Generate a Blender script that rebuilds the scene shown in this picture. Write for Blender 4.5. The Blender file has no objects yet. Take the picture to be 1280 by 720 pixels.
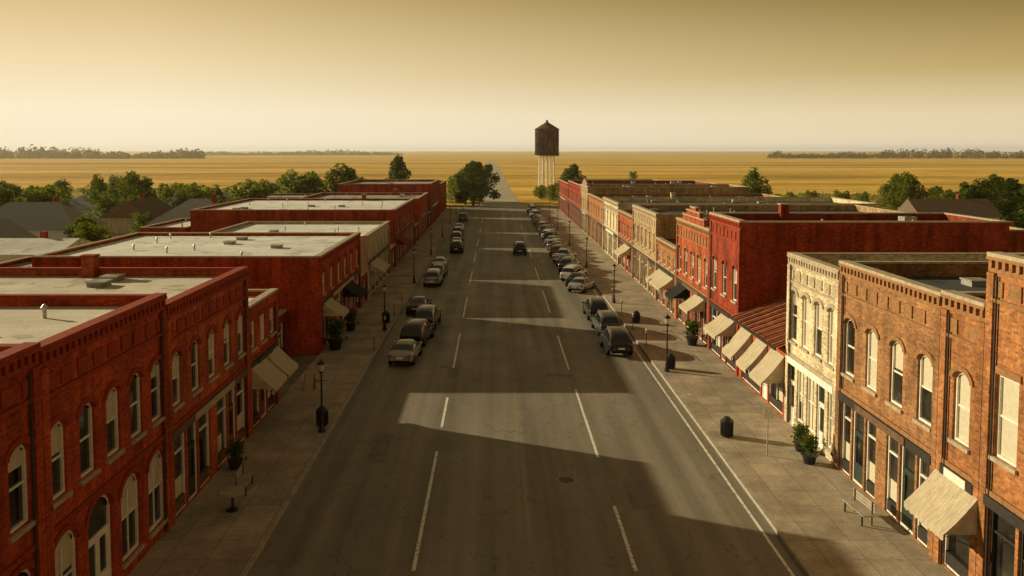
import bpy, math, random
from mathutils import Vector, Matrix
random.seed(7)
R=random.Random(11)
SC=bpy.context.scene
COL=SC.collection

# ---------------------------------------------------------------- materials
MATS={}
def nn(nt,t,**k):
    n=nt.nodes.new(t)
    for a,b in k.items():
        setattr(n,a,b)
    return n
def base_mat(name,rough=0.8,spec=0.3,metal=0.0):
    m=bpy.data.materials.new(name); m.use_nodes=True
    nt=m.node_tree; p=nt.nodes['Principled BSDF']
    p.inputs['Roughness'].default_value=rough
    p.inputs['Specular IOR Level'].default_value=spec
    p.inputs['Metallic'].default_value=metal
    MATS[name]=m
    return m,nt,p
def objco(nt): return nn(nt,'ShaderNodeTexCoord').outputs['Object']
def noise(nt,vec,scale,detail=4,rough=0.6,sc=None):
    if sc:
        mp=nn(nt,'ShaderNodeMapping'); mp.inputs['Scale'].default_value=sc
        nt.links.new(vec,mp.inputs['Vector']); vec=mp.outputs['Vector']
    n=nn(nt,'ShaderNodeTexNoise'); n.inputs['Scale'].default_value=scale
    n.inputs['Detail'].default_value=detail; n.inputs['Roughness'].default_value=rough
    nt.links.new(vec,n.inputs['Vector']); return n.outputs['Fac']
def ramp(nt,fac,stops):
    r=nn(nt,'ShaderNodeValToRGB'); e=r.color_ramp.elements
    while len(e)<len(stops): e.new(0.5)
    for i,(p,c) in enumerate(stops):
        e[i].position=p; e[i].color=(c[0],c[1],c[2],1) if hasattr(c,'__len__') else (c,c,c,1)
    nt.links.new(fac,r.inputs['Fac']); return r.outputs['Color']
def mul(nt,a,b,fac=1.0,mode='MULTIPLY'):
    m=nn(nt,'ShaderNodeMix',data_type='RGBA',blend_type=mode)
    m.inputs['Factor'].default_value=fac if not hasattr(fac,'links') else 1
    if hasattr(fac,'links'): nt.links.new(fac,m.inputs['Factor'])
    for s,v in (('A',a),('B',b)):
        i=[x for x in m.inputs if x.name==s and x.type=='RGBA'][0]
        if hasattr(v,'links'): nt.links.new(v,i)
        else: i.default_value=(v[0],v[1],v[2],1)
    return [o for o in m.outputs if o.type=='RGBA'][0]
def bump(nt,p,h,strength=0.3,dist=0.02):
    b=nn(nt,'ShaderNodeBump'); b.inputs['Strength'].default_value=strength; b.inputs['Distance'].default_value=dist
    nt.links.new(h,b.inputs['Height']); nt.links.new(b.outputs['Normal'],p.inputs['Normal'])
def math_(nt,op,a,b=None,c=None):
    m=nn(nt,'ShaderNodeMath',operation=op)
    for i,v in enumerate((a,b,c)):
        if v is None: continue
        if hasattr(v,'links'): nt.links.new(v,m.inputs[i])
        else: m.inputs[i].default_value=v
    return m.outputs[0]

def brick_mat(name,c,mortar=(0.30,0.2,0.13),streak=0.55):
    m,nt,p=base_mat(name,0.88,0.2)
    v=objco(nt); s=nn(nt,'ShaderNodeSeparateXYZ'); nt.links.new(v,s.inputs[0])
    cx=nn(nt,'ShaderNodeCombineXYZ')
    nt.links.new(math_(nt,'ADD',s.outputs['X'],s.outputs['Y']),cx.inputs['X']); nt.links.new(s.outputs['Z'],cx.inputs['Y'])
    b=nn(nt,'ShaderNodeTexBrick'); nt.links.new(cx.outputs[0],b.inputs['Vector'])
    b.inputs['Scale'].default_value=1; b.inputs['Brick Width'].default_value=0.24; b.inputs['Row Height'].default_value=0.085
    b.inputs['Mortar Size'].default_value=0.009; b.inputs['Bias'].default_value=-0.1
    b.inputs['Color1'].default_value=(c[0]*1.25,c[1]*1.25,c[2]*1.2,1)
    b.inputs['Color2'].default_value=(c[0]*0.62,c[1]*0.58,c[2]*0.6,1)
    mo=[c[i]*0.75+mortar[i]*0.25 for i in range(3)]
    b.inputs['Mortar'].default_value=(*mo,1)
    big=ramp(nt,noise(nt,v,0.45,5,0.65),[(0.3,0.6),(0.5,0.97),(0.72,1.3)])
    st=ramp(nt,noise(nt,v,1.0,5,0.7,(1.6,1.6,0.16)),[(0.35,streak),(0.6,1.08)])
    fine=ramp(nt,noise(nt,v,9,3,0.6),[(0.3,0.75),(0.7,1.2)])
    col=mul(nt,mul(nt,mul(nt,b.outputs['Color'],big),st),fine)
    ef=ramp(nt,noise(nt,v,0.8,6,0.75),[(0.66,0.0),(0.85,0.22)])
    col=mul(nt,col,(c[0]*1.1+0.08,c[1]+0.08,c[2]+0.05),ef,'MIX')
    nt.links.new(col,p.inputs['Base Color'])
    bump(nt,p,b.outputs['Fac'],-0.5,0.01)
    return m
def plain_mat(name,c,rough=0.7,spec=0.3,var=0.3,scale=3,metal=0,sc=None,bstr=0.15):
    m,nt,p=base_mat(name,rough,spec,metal)
    v=objco(nt); f=noise(nt,v,scale,6,0.65,sc)
    k=ramp(nt,f,[(0.3,1-var),(0.7,1+var*0.6)])
    k2=ramp(nt,noise(nt,v,scale*7,3,0.6),[(0.3,1-var*0.4),(0.7,1+var*0.3)])
    nt.links.new(mul(nt,mul(nt,k,c),k2),p.inputs['Base Color'])
    if bstr: bump(nt,p,f,bstr,0.02)
    return m
brick_mat('brick_red',(0.45,0.062,0.016))
brick_mat('brick_deep',(0.31,0.042,0.015))
brick_mat('brick_rust',(0.45,0.088,0.026))
brick_mat('brick_brown',(0.35,0.17,0.070),streak=0.65)
brick_mat('brick_orange',(0.40,0.165,0.058),streak=0.7)
brick_mat('brick_tan',(0.45,0.29,0.14))
brick_mat('painted_cream_brick',(0.70,0.59,0.38),streak=0.75)
plain_mat('stucco',(0.50,0.42,0.29),0.9,0.2,0.35,1.2,sc=(1.5,1.5,0.3))
plain_mat('stone_trim',(0.46,0.37,0.25),0.85,0.2,0.35,4)
plain_mat('brick_trim',(0.33,0.048,0.018),0.85,0.2,0.4,6)
plain_mat('brown_trim',(0.34,0.17,0.07),0.85,0.2,0.4,6)
plain_mat('white_paint',(0.85,0.80,0.69),0.5,0.4,0.18,5)
plain_mat('dark_paint',(0.035,0.03,0.024),0.5,0.4,0.3,5)
plain_mat('green_paint',(0.03,0.045,0.03),0.5,0.4,0.3,5)
plain_mat('blind',(0.6,0.54,0.40),0.6,0.3,0.15,6,bstr=0)
def roof_mat(name,c,rough=.6,var=.35):
    m,nt,p=base_mat(name,rough,0.4); v=objco(nt)
    k=ramp(nt,noise(nt,v,.3,6,.65),[(0.3,1-var),(0.7,1+var*.4)])
    pud=ramp(nt,noise(nt,v,.55,3,.5),[(0.60,1.0),(0.63,.62),(0.66,.78)])
    w=nn(nt,'ShaderNodeTexBrick'); nt.links.new(v,w.inputs['Vector']); w.inputs['Scale'].default_value=1; w.inputs['Brick Width'].default_value=9; w.inputs['Row Height'].default_value=1.6; w.inputs['Mortar Size'].default_value=.025
    w.inputs['Color1'].default_value=(1,1,1,1); w.inputs['Color2'].default_value=(.9,.9,.9,1); w.inputs['Mortar'].default_value=(.6,.6,.6,1)
    fine=ramp(nt,noise(nt,v,6,4,.7),[(0.3,.85),(0.7,1.1)])
    nt.links.new(mul(nt,mul(nt,mul(nt,mul(nt,k,c),pud),w.outputs['Color']),fine),p.inputs['Base Color'])
    nt.links.new(pud,p.inputs['Roughness'])
roof_mat('roof_white',(0.86,0.85,0.79),var=.25)
roof_mat('roof_gray',(0.40,0.39,0.36),.75,.45)
roof_mat('roof_dark',(0.08,0.08,0.088),.5,.5)
roof_mat('roof_gravel',(0.78,0.71,0.57),.8,.35)
plain_mat('shingle_gray',(0.32,0.33,0.35),0.7,0.3,0.3,5)
plain_mat('shingle_brown',(0.18,0.12,0.085),0.8,0.3,0.3,5)
plain_mat('siding_white',(0.78,0.75,0.68),0.7,0.3,0.15,3)
plain_mat('concrete',(0.40,0.35,0.27),0.85,0.3,0.3,2)
plain_mat('galvanised',(0.5,0.49,0.46),0.4,0.5,0.3,4,0.5)
plain_mat('iron_black',(0.02,0.019,0.017),0.45,0.5,0.3,8)
plain_mat('awning_cream',(0.54,0.45,0.31),0.85,0.1,0.35,2,sc=(1,6,1))
plain_mat('awning_dark',(0.03,0.03,0.028),0.85,0.1,0.3,3)
plain_mat('awning_red',(0.22,0.05,0.03),0.85,0.1,0.3,3)
plain_mat('timber',(0.16,0.09,0.05),0.75,0.3,0.4,4)
plain_mat('bark',(0.07,0.05,0.035),0.9,0.1,0.4,6)
plain_mat('rubber',(0.012,0.012,0.012),0.85,0.2,0.3,8)
plain_mat('chrome',(0.5,0.5,0.5),0.25,0.6,0.1,8,1,bstr=0)
plain_mat('tail_light',(0.35,0.01,0.008),0.25,0.6,0.1,8,bstr=0)
plain_mat('head_light',(0.7,0.7,0.65),0.15,0.7,0.1,8,bstr=0)
plain_mat('sign_face',(0.45,0.38,0.22),0.6,0.3,0.2,3)
m,nt,p=base_mat('glass_dark',0.06,0.8)
v=objco(nt); bump(nt,p,noise(nt,v,1.3,2),0.08,0.02)
nt.links.new(ramp(nt,noise(nt,v,0.9,3),[(0.35,(0.008,0.008,0.007)),(0.6,(0.035,0.03,0.022)),(0.75,(0.12,0.10,0.07))]),p.inputs['Base Color'])
m,nt,p=base_mat('car_glass',0.04,0.9); p.inputs['Base Color'].default_value=(0.012,0.013,0.014,1)
m,nt,p=base_mat('tile_red',0.8,0.25)
v=objco(nt)
w=nn(nt,'ShaderNodeTexWave',bands_direction='Y'); w.inputs['Scale'].default_value=1.1; w.inputs['Distortion'].default_value=0.6; nt.links.new(v,w.inputs['Vector'])
c=mul(nt,ramp(nt,w.outputs['Fac'],[(0.0,(0.16,0.05,0.025)),(0.5,(0.44,0.16,0.085))]),ramp(nt,noise(nt,v,2.2,5),[(0.3,0.6),(0.7,1.3)]))
nt.links.new(c,p.inputs['Base Color']); bump(nt,p,w.outputs['Fac'],0.8,0.08)
for nme,c in (('paint_black',(0.012,0.012,0.013)),('paint_navy',(0.015,0.02,0.035)),('paint_silver',(0.32,0.31,0.29)),('paint_white',(0.62,0.6,0.55)),('paint_gray',(0.07,0.07,0.068)),('paint_maroon',(0.11,0.015,0.012)),('paint_beige',(0.3,0.25,0.17))):
    m,nt,p=base_mat(nme,0.28,0.5); p.inputs['Coat Weight'].default_value=0.6; p.inputs['Coat Roughness'].default_value=0.05
    nt.links.new(mul(nt,ramp(nt,noise(nt,objco(nt),2,4),[(0.3,0.8),(0.7,1.1)]),c),p.inputs['Base Color'])
# asphalt (sun-bleached, dusty)
m,nt,p=base_mat('asphalt',0.62,0.35)
v=objco(nt)
a=ramp(nt,noise(nt,v,0.09,6,0.6,(2.2,0.5,1)),[(0.3,0.72),(0.55,1.0),(0.75,1.25)])
b2=ramp(nt,noise(nt,v,14,4,0.75),[(0.25,0.75),(0.75,1.25)])
tr=ramp(nt,noise(nt,v,1.0,3,0.5,(0.9,0.02,1)),[(0.35,0.75),(0.65,1.2)])
vo=nn(nt,'ShaderNodeTexVoronoi',feature='DISTANCE_TO_EDGE'); 
mp=nn(nt,'ShaderNodeMapping'); mp.inputs['Scale'].default_value=(0.13,0.08,1)
dn=nn(nt,'ShaderNodeTexNoise'); dn.inputs['Scale'].default_value=0.9; dn.inputs['Detail'].default_value=5; nt.links.new(v,dn.inputs['Vector'])
va=nn(nt,'ShaderNodeVectorMath',operation='MULTIPLY_ADD'); nt.links.new(dn.outputs['Color'],va.inputs[0]); va.inputs[1].default_value=(2.2,2.2,0); nt.links.new(v,va.inputs[2])
nt.links.new(va.outputs[0],mp.inputs['Vector']); nt.links.new(mp.outputs[0],vo.inputs['Vector'])
ck=ramp(nt,vo.outputs['Distance'],[(0.0,0.55),(0.005,0.7),(0.010,1.0)])
col=mul(nt,mul(nt,mul(nt,mul(nt,a,(0.245,0.215,0.160)),b2),tr),ck)
nt.links.new(col,p.inputs['Base Color']); bump(nt,p,noise(nt,v,30,3),0.25,0.01)
nt.links.new(ramp(nt,noise(nt,v,0.3,4),[(0.3,0.5),(0.7,0.72)]),p.inputs['Roughness'])
plain_mat('country_asphalt',(0.46,0.39,0.28),0.75,0.3,0.25,0.1)
plain_mat('alley_asphalt',(0.24,0.21,0.16),0.8,0.3,0.35,0.5)
m,nt,p=base_mat('sidewalk_concrete',0.85,0.3)
v=objco(nt); b=nn(nt,'ShaderNodeTexBrick'); nt.links.new(v,b.inputs['Vector']); b.offset=0.0
b.inputs['Scale'].default_value=1; b.inputs['Brick Width'].default_value=1.5; b.inputs['Row Height'].default_value=1.5; b.inputs['Mortar Size'].default_value=0.014
b.inputs['Color1'].default_value=(0.46,0.375,0.265,1); b.inputs['Color2'].default_value=(0.36,0.295,0.21,1); b.inputs['Mortar'].default_value=(0.2,0.165,0.11,1)
col=mul(nt,mul(nt,b.outputs['Color'],ramp(nt,noise(nt,v,0.5,6,0.7),[(0.3,0.6),(0.7,1.25)])),ramp(nt,noise(nt,v,11,3),[(0.3,0.8),(0.7,1.15)]))
nt.links.new(col,p.inputs['Base Color']); bump(nt,p,noise(nt,v,12,3),0.2,0.01)
def line_mat(name,c,lo=.42,hi=.56):
    m,nt,p=base_mat(name,0.7,0.3); v=objco(nt)
    f=ramp(nt,noise(nt,v,5,6,0.75),[(lo,0.0),(hi,1.0)])
    nt.links.new(mul(nt,(0.22,0.19,0.14),c,f,'MIX'),p.inputs['Base Color'])
line_mat('white_line',(0.85,0.80,0.68),.36,.5); line_mat('faded_line',(0.38,0.29,0.16),.45,.65)
# ground, fields
def field_mat(name,c1,c2,c3,sx=0.0012,sy=0.012):
    m,nt,p=base_mat(name,0.95,0.1); v=objco(nt)
    f=noise(nt,v,1.0,6,0.6,(sx,sy,1))
    c=ramp(nt,f,[(0.32,c1),(0.5,c2),(0.68,c3)])
    g=ramp(nt,noise(nt,v,0.35,6,0.8,(0.4,1,1)),[(0.3,0.55),(0.7,1.35)])
    k=ramp(nt,noise(nt,v,0.02,6,0.75,(0.4,1.5,1)),[(0.35,0.65),(0.65,1.2)])
    nt.links.new(mul(nt,mul(nt,c,g),k),p.inputs['Base Color'])
    bump(nt,p,noise(nt,v,0.8,5,0.8),0.9,0.5)
field_mat('wheat_field_soil',(0.54,0.30,0.045),(0.80,0.49,0.09),(0.94,0.64,0.18))
field_mat('dry_field',(0.36,0.22,0.035),(0.62,0.38,0.065),(0.82,0.53,0.13),0.004,0.02)
field_mat('green_field',(0.22,0.165,0.03),(0.42,0.29,0.05),(0.62,0.42,0.085),0.006,0.03)
field_mat('town_grass',(0.13,0.12,0.025),(0.27,0.22,0.05),(0.44,0.34,0.12),0.05,0.05)
def leaf_mat(name,c1,c2):
    m,nt,p=base_mat(name,0.7,0.2); v=objco(nt)
    c=ramp(nt,noise(nt,v,0.8,4,0.7),[(0.35,c1),(0.65,c2)])
    nt.links.new(c,p.inputs['Base Color'])
    tr=nn(nt,'ShaderNodeBsdfTranslucent'); nt.links.new(c,tr.inputs['Color'])
    mx=nn(nt,'ShaderNodeMixShader'); mx.inputs[0].default_value=0.45
    nt.links.new(p.outputs[0],mx.inputs[1]); nt.links.new(tr.outputs[0],mx.inputs[2])
    nt.links.new(mx.outputs[0],nt.nodes['Material Output'].inputs['Surface'])
leaf_mat('leaf_green',(0.09,0.125,0.012),(0.27,0.29,0.028))
leaf_mat('leaf_dark',(0.045,0.075,0.010),(0.15,0.19,0.020))
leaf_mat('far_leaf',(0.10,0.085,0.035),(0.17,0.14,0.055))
m,nt,p=base_mat('tank_rust',0.75,0.3); v=objco(nt)
c=ramp(nt,noise(nt,v,1.0,6,0.75,(1,1,0.35)),[(0.35,(0.03,0.02,0.014)),(0.52,(0.09,0.042,0.027)),(0.68,(0.34,0.19,0.11))])
nt.links.new(c,p.inputs['Base Color'])

# ---------------------------------------------------------------- mesh tools
class Obj:
    def __init__(s): s.parts={}
    def add(s,part,mat,vs,fs):
        d=s.parts.setdefault(part,dict(v=[],f=[],m=[],mats=[]))
        if mat not in d['mats']: d['mats'].append(mat)
        mi=d['mats'].index(mat); o=len(d['v'])
        d['v']+= [tuple(q) for q in vs]; d['f']+=[tuple(i+o for i in f) for f in fs]; d['m']+=[mi]*len(fs)
    def mesh(s,part,origin=(0,0,0)):
        d=s.parts[part]; me=bpy.data.meshes.new(part)
        me.from_pydata([(a-origin[0],b-origin[1],c-origin[2]) for a,b,c in d['v']],[],d['f'])
        for mm in d['mats']: me.materials.append(MATS[mm])
        me.polygons.foreach_set('material_index',d['m']); me.update(); return me
    def finish(s,name,loc=(0,0,0),keep=True):
        e=bpy.data.objects.new(name,None); e.location=loc; e.empty_display_size=0.2; COL.objects.link(e)
        for part in s.parts:
            ob=bpy.data.objects.new(part,s.mesh(part)); COL.objects.link(ob); ob.parent=e
            ob.location=(-loc[0],-loc[1],-loc[2]) if keep else (0,0,0)
        return e
BF=[(0,3,2,1),(4,5,6,7),(0,1,5,4),(1,2,6,5),(2,3,7,6),(3,0,4,7)]
def box(o,part,mat,x0,x1,y0,y1,z0,z1):
    o.add(part,mat,[(x0,y0,z0),(x1,y0,z0),(x1,y1,z0),(x0,y1,z0),(x0,y0,z1),(x1,y0,z1),(x1,y1,z1),(x0,y1,z1)],BF)
def cyl(o,part,mat,c,r0,r1,z0,z1,n=12,cap=True):
    vs=[(c[0]+r0*math.cos(2*math.pi*i/n),c[1]+r0*math.sin(2*math.pi*i/n),z0) for i in range(n)]
    vs+=[(c[0]+r1*math.cos(2*math.pi*i/n),c[1]+r1*math.sin(2*math.pi*i/n),z1) for i in range(n)]
    fs=[(i,(i+1)%n,n+(i+1)%n,n+i) for i in range(n)]
    if cap: fs+=[tuple(range(n))[::-1],tuple(range(n,2*n))]
    o.add(part,mat,vs,fs)
def tube(o,part,mat,a,b,r0,r1=None,n=6):
    r1=r0 if r1 is None else r1
    a=Vector(a);b=Vector(b);d=(b-a).normalized(); u=d.orthogonal().normalized(); w=d.cross(u)
    vs=[a+u*math.cos(2*math.pi*i/n)*r0+w*math.sin(2*math.pi*i/n)*r0 for i in range(n)]
    vs+=[b+u*math.cos(2*math.pi*i/n)*r1+w*math.sin(2*math.pi*i/n)*r1 for i in range(n)]
    o.add(part,mat,vs,[(i,(i+1)%n,n+(i+1)%n,n+i) for i in range(n)]+[tuple(range(n)),tuple(range(n,2*n))])
def sheet(name,mat,x0,x1,y0,y1,z):
    me=bpy.data.meshes.new(name); me.from_pydata([(x0,y0,z),(x1,y0,z),(x1,y1,z),(x0,y1,z)],[],[(0,1,2,3)]); me.materials.append(MATS[mat])
    ob=bpy.data.objects.new(name,me); COL.objects.link(ob); return ob

class Fr:
    def __init__(s,p,u,n): s.p=p;s.u=u;s.n=n
    def pt(s,u,d,z): return (s.p[0]+s.u[0]*u+s.n[0]*d, s.p[1]+s.u[1]*u+s.n[1]*d, z)
def fbox(o,part,mat,fr,u0,u1,d0,d1,z0,z1):
    P=fr.pt
    o.add(part,mat,[P(u0,d0,z0),P(u1,d0,z0),P(u1,d1,z0),P(u0,d1,z0),P(u0,d0,z1),P(u1,d0,z1),P(u1,d1,z1),P(u0,d1,z1)],BF)
def arc(u0,u1,zs,r,n=10,e=0):
    uc=(u0+u1)/2;a=(u1-u0)/2+e
    return [(uc-a*math.cos(math.pi*i/n),zs+(r+e)*math.sin(math.pi*i/n)) for i in range(n+1)]
def facade(o,fr,W,H,ops,wall,z0=0.0):
    us=sorted(set([0,W]+[q for op in ops for q in (op['u0'],op['u1'])])); zs=sorted(set([z0,H]+[q for op in ops for q in (op['z0'],op['z1'])]))
    vs=[];fs=[];idx={}
    def V(u,z):
        if (u,z) not in idx: idx[(u,z)]=len(vs); vs.append(fr.pt(u,0,z))
        return idx[(u,z)]
    for i in range(len(us)-1):
        for j in range(len(zs)-1):
            cu=(us[i]+us[i+1])/2; cz=(zs[j]+zs[j+1])/2
            if any(op['u0']<cu<op['u1'] and op['z0']<cz<op['z1'] for op in ops): continue
            fs.append((V(us[i],zs[j]),V(us[i+1],zs[j]),V(us[i+1],zs[j+1]),V(us[i],zs[j+1])))
    o.add('walls',wall,vs,fs)
    P=fr.pt
    for op in ops:
        u0,u1,a,b=op['u0'],op['u1'],op['z0'],op['z1']; r=op.get('arch',0); D=-0.24
        kind=op.get('kind','sash'); fm=op.get('frame','white_paint'); trim=op.get('trim','stone_trim')
        zt=b-r
        o.add('walls',wall,[P(u0,0,a),P(u0,D,a),P(u0,D,b),P(u0,0,b)],[(0,1,2,3)])
        o.add('walls',wall,[P(u1,0,a),P(u1,D,a),P(u1,D,b),P(u1,0,b)],[(0,1,2,3)])
        o.add('walls',wall,[P(u0,0,a),P(u1,0,a),P(u1,D,a),P(u0,D,a)],[(0,1,2,3)])
        if r>0:
            A=arc(u0,u1,zt,r)
            for i in range(len(A)-1):
                (ua,za),(ub,zb)=A[i],A[i+1]
                o.add('walls',wall,[P(ua,0,za),P(ub,0,zb),P(ub,0,b),P(ua,0,b)],[(0,1,2,3)])
                o.add('walls',wall,[P(ua,0,za),P(ub,0,zb),P(ub,D,zb),P(ua,D,za)],[(0,1,2,3)])
            A2=arc(u0,u1,zt,r,e=-0.09); 
            for i in range(len(A)-1):
                o.add('window_frames',fm,[P(*[A[i][0],-0.11,A[i][1]]),P(A[i+1][0],-0.11,A[i+1][1]),P(A2[i+1][0],-0.11,A2[i+1][1]),P(A2[i][0],-0.11,A2[i][1])],[(0,1,2,3)])
            A3=arc(u0,u1,zt,r,e=0.02);A4=arc(u0,u1,zt,r,e=0.2)
            for i in range(len(A)-1):
                q=[P(A3[i][0],.06,A3[i][1]),P(A3[i+1][0],.06,A3[i+1][1]),P(A4[i+1][0],.06,A4[i+1][1]),P(A4[i][0],.06,A4[i][1]),
                   P(A3[i][0],-.01,A3[i][1]),P(A3[i+1][0],-.01,A3[i+1][1]),P(A4[i+1][0],-.01,A4[i+1][1]),P(A4[i][0],-.01,A4[i][1])]
                o.add('trim',trim,q,[(0,1,2,3),(3,2,6,7),(0,1,5,4)]+([(0,3,7,4)] if i==0 else [])+([(1,2,6,5)] if i==len(A)-2 else []))
        else:
            o.add('walls',wall,[P(u0,0,b),P(u1,0,b),P(u1,D,b),P(u0,D,b)],[(0,1,2,3)])
            if kind=='sash': fbox(o,'trim',trim,fr,u0-.12,u1+.12,-.01,.05,b+.002,b+.24)
        gd=-0.17
        o.add('glass','glass_dark',[P(u0,gd,a),P(u1,gd,a),P(u1,gd,b),P(u0,gd,b)],[(0,1,2,3)])
        t=0.09
        fbox(o,'window_frames',fm,fr,u0,u0+t,-.166,-.08,a,zt); fbox(o,'window_frames',fm,fr,u1-t,u1,-.166,-.08,a,zt)
        fbox(o,'window_frames',fm,fr,u0+t,u1-t,-.166,-.08,a,a+t)
        if r==0: fbox(o,'window_frames',fm,fr,u0+t,u1-t,-.166,-.08,b-t,b)
        if kind=='sash':
            fbox(o,'trim',op.get('sill','stone_trim'),fr,u0-.1,u1+.1,-.02,.1,a-.14,a-.002)
            mz=(a+b)/2
            fbox(o,'window_frames',fm,fr,u0+t,u1-t,-.164,-.12,mz-.035,mz+.035)
            if u1-u0>1.3 or op.get('mull'):
                um=(u0+u1)/2; fbox(o,'window_frames',fm,fr,um-.03,um+.03,-.162,-.115,a+t,zt)
            q=R.random()
            if q<0.8:
                h=R.choice([0.3,0.45,0.5,0.5,0.65,0.98]); zb=max(a+t,b-(b-a)*h)
                o.add('window_blinds','blind',[P(u0+t,gd+.003,zb),P(u1-t,gd+.003,zb),P(u1-t,gd+.003,b),P(u0+t,gd+.003,b)],[(0,1,2,3)])
        elif kind=='shop':
            bm=op.get('bulk','dark_paint')
            fbox(o,'shopfront',bm,fr,u0+t,u1-t,-.166,-.06,a+t,a+.55)
            fbox(o,'shopfront',fm,fr,u0+t,u1-t,-.164,-.09,b-.75,b-.67)
            n=max(1,round((u1-u0)/1.15))
            for i in range(1,n):
                uu=u0+(u1-u0)*i/n; fbox(o,'shopfront',fm,fr,uu-.035,uu+.035,-.162,-.085,a+.55,b-t)
            if R.random()<.6:
                ua=u0+(u1-u0)*R.uniform(.1,.5); ub=min(ua+.8,u1-t); o.add('window_blinds','blind',[P(ua,gd+.003,a+.6),P(ub,gd+.003,a+.6),P(ub,gd+.003,a+1.4),P(ua,gd+.003,a+1.4)],[(0,1,2,3)])
        elif kind=='door':
            dm=op.get('doormat',fm)
            um=(u0+u1)/2; zz=a+2.25
            fbox(o,'door',dm,fr,u0+t,u1-t,-.164,-.1,zz,zz+.1)
            lv=[(u0+t,um-.01),(um+.01,u1-t)] if u1-u0>1.4 else [(u0+t,u1-t)]
            for (la,lb) in lv:
                fbox(o,'door',dm,fr,la,lb,-.166,-.12,a+t,a+.9)
                fbox(o,'door',dm,fr,la,la+.12,-.166,-.12,a+.9,zz); fbox(o,'door',dm,fr,lb-.12,lb,-.166,-.12,a+.9,zz)
                fbox(o,'door',dm,fr,la+.12,lb-.12,-.166,-.12,zz-.15,zz)
def awning(o,fr,u0,u1,z,proj,drop,mat,val=0.25):
    P=fr.pt; zz=z-drop
    N=4; pr=[(.03+(proj-.03)*k/N, z-drop*k/N-.07*math.sin(math.pi*k/N)) for k in range(N+1)]
    for k in range(N):
        o.add('awning',mat,[P(u0,pr[k][0],pr[k][1]),P(u1,pr[k][0],pr[k][1]),P(u1,pr[k+1][0],pr[k+1][1]),P(u0,pr[k+1][0],pr[k+1][1])],[(0,1,2,3)])
    for uu in (u0,u1):
        o.add('awning',mat,[P(uu,a,b) for a,b in pr]+[P(uu,.03,zz)],[tuple(range(N+2))])
    n=max(2,int((u1-u0)/.3)); vs=[];fs=[]
    for i in range(n):
        a=u0+(u1-u0)*i/n;b=u0+(u1-u0)*(i+1)/n;k=len(vs)
        vs+=[P(a,proj,zz),P(b,proj,zz),P(b,proj,zz-val*.75),P((a+b)/2,proj,zz-val),P(a,proj,zz-val*.75)]; fs.append((k,k+1,k+2,k+3,k+4))
    o.add('awning',mat,vs,fs)
    for uu in (u0+.05,u1-.05): tube(o,'awning_arms','iron_black',P(uu,.02,zz-.5),P(uu,proj-.03,zz-.03),.015)

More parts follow.
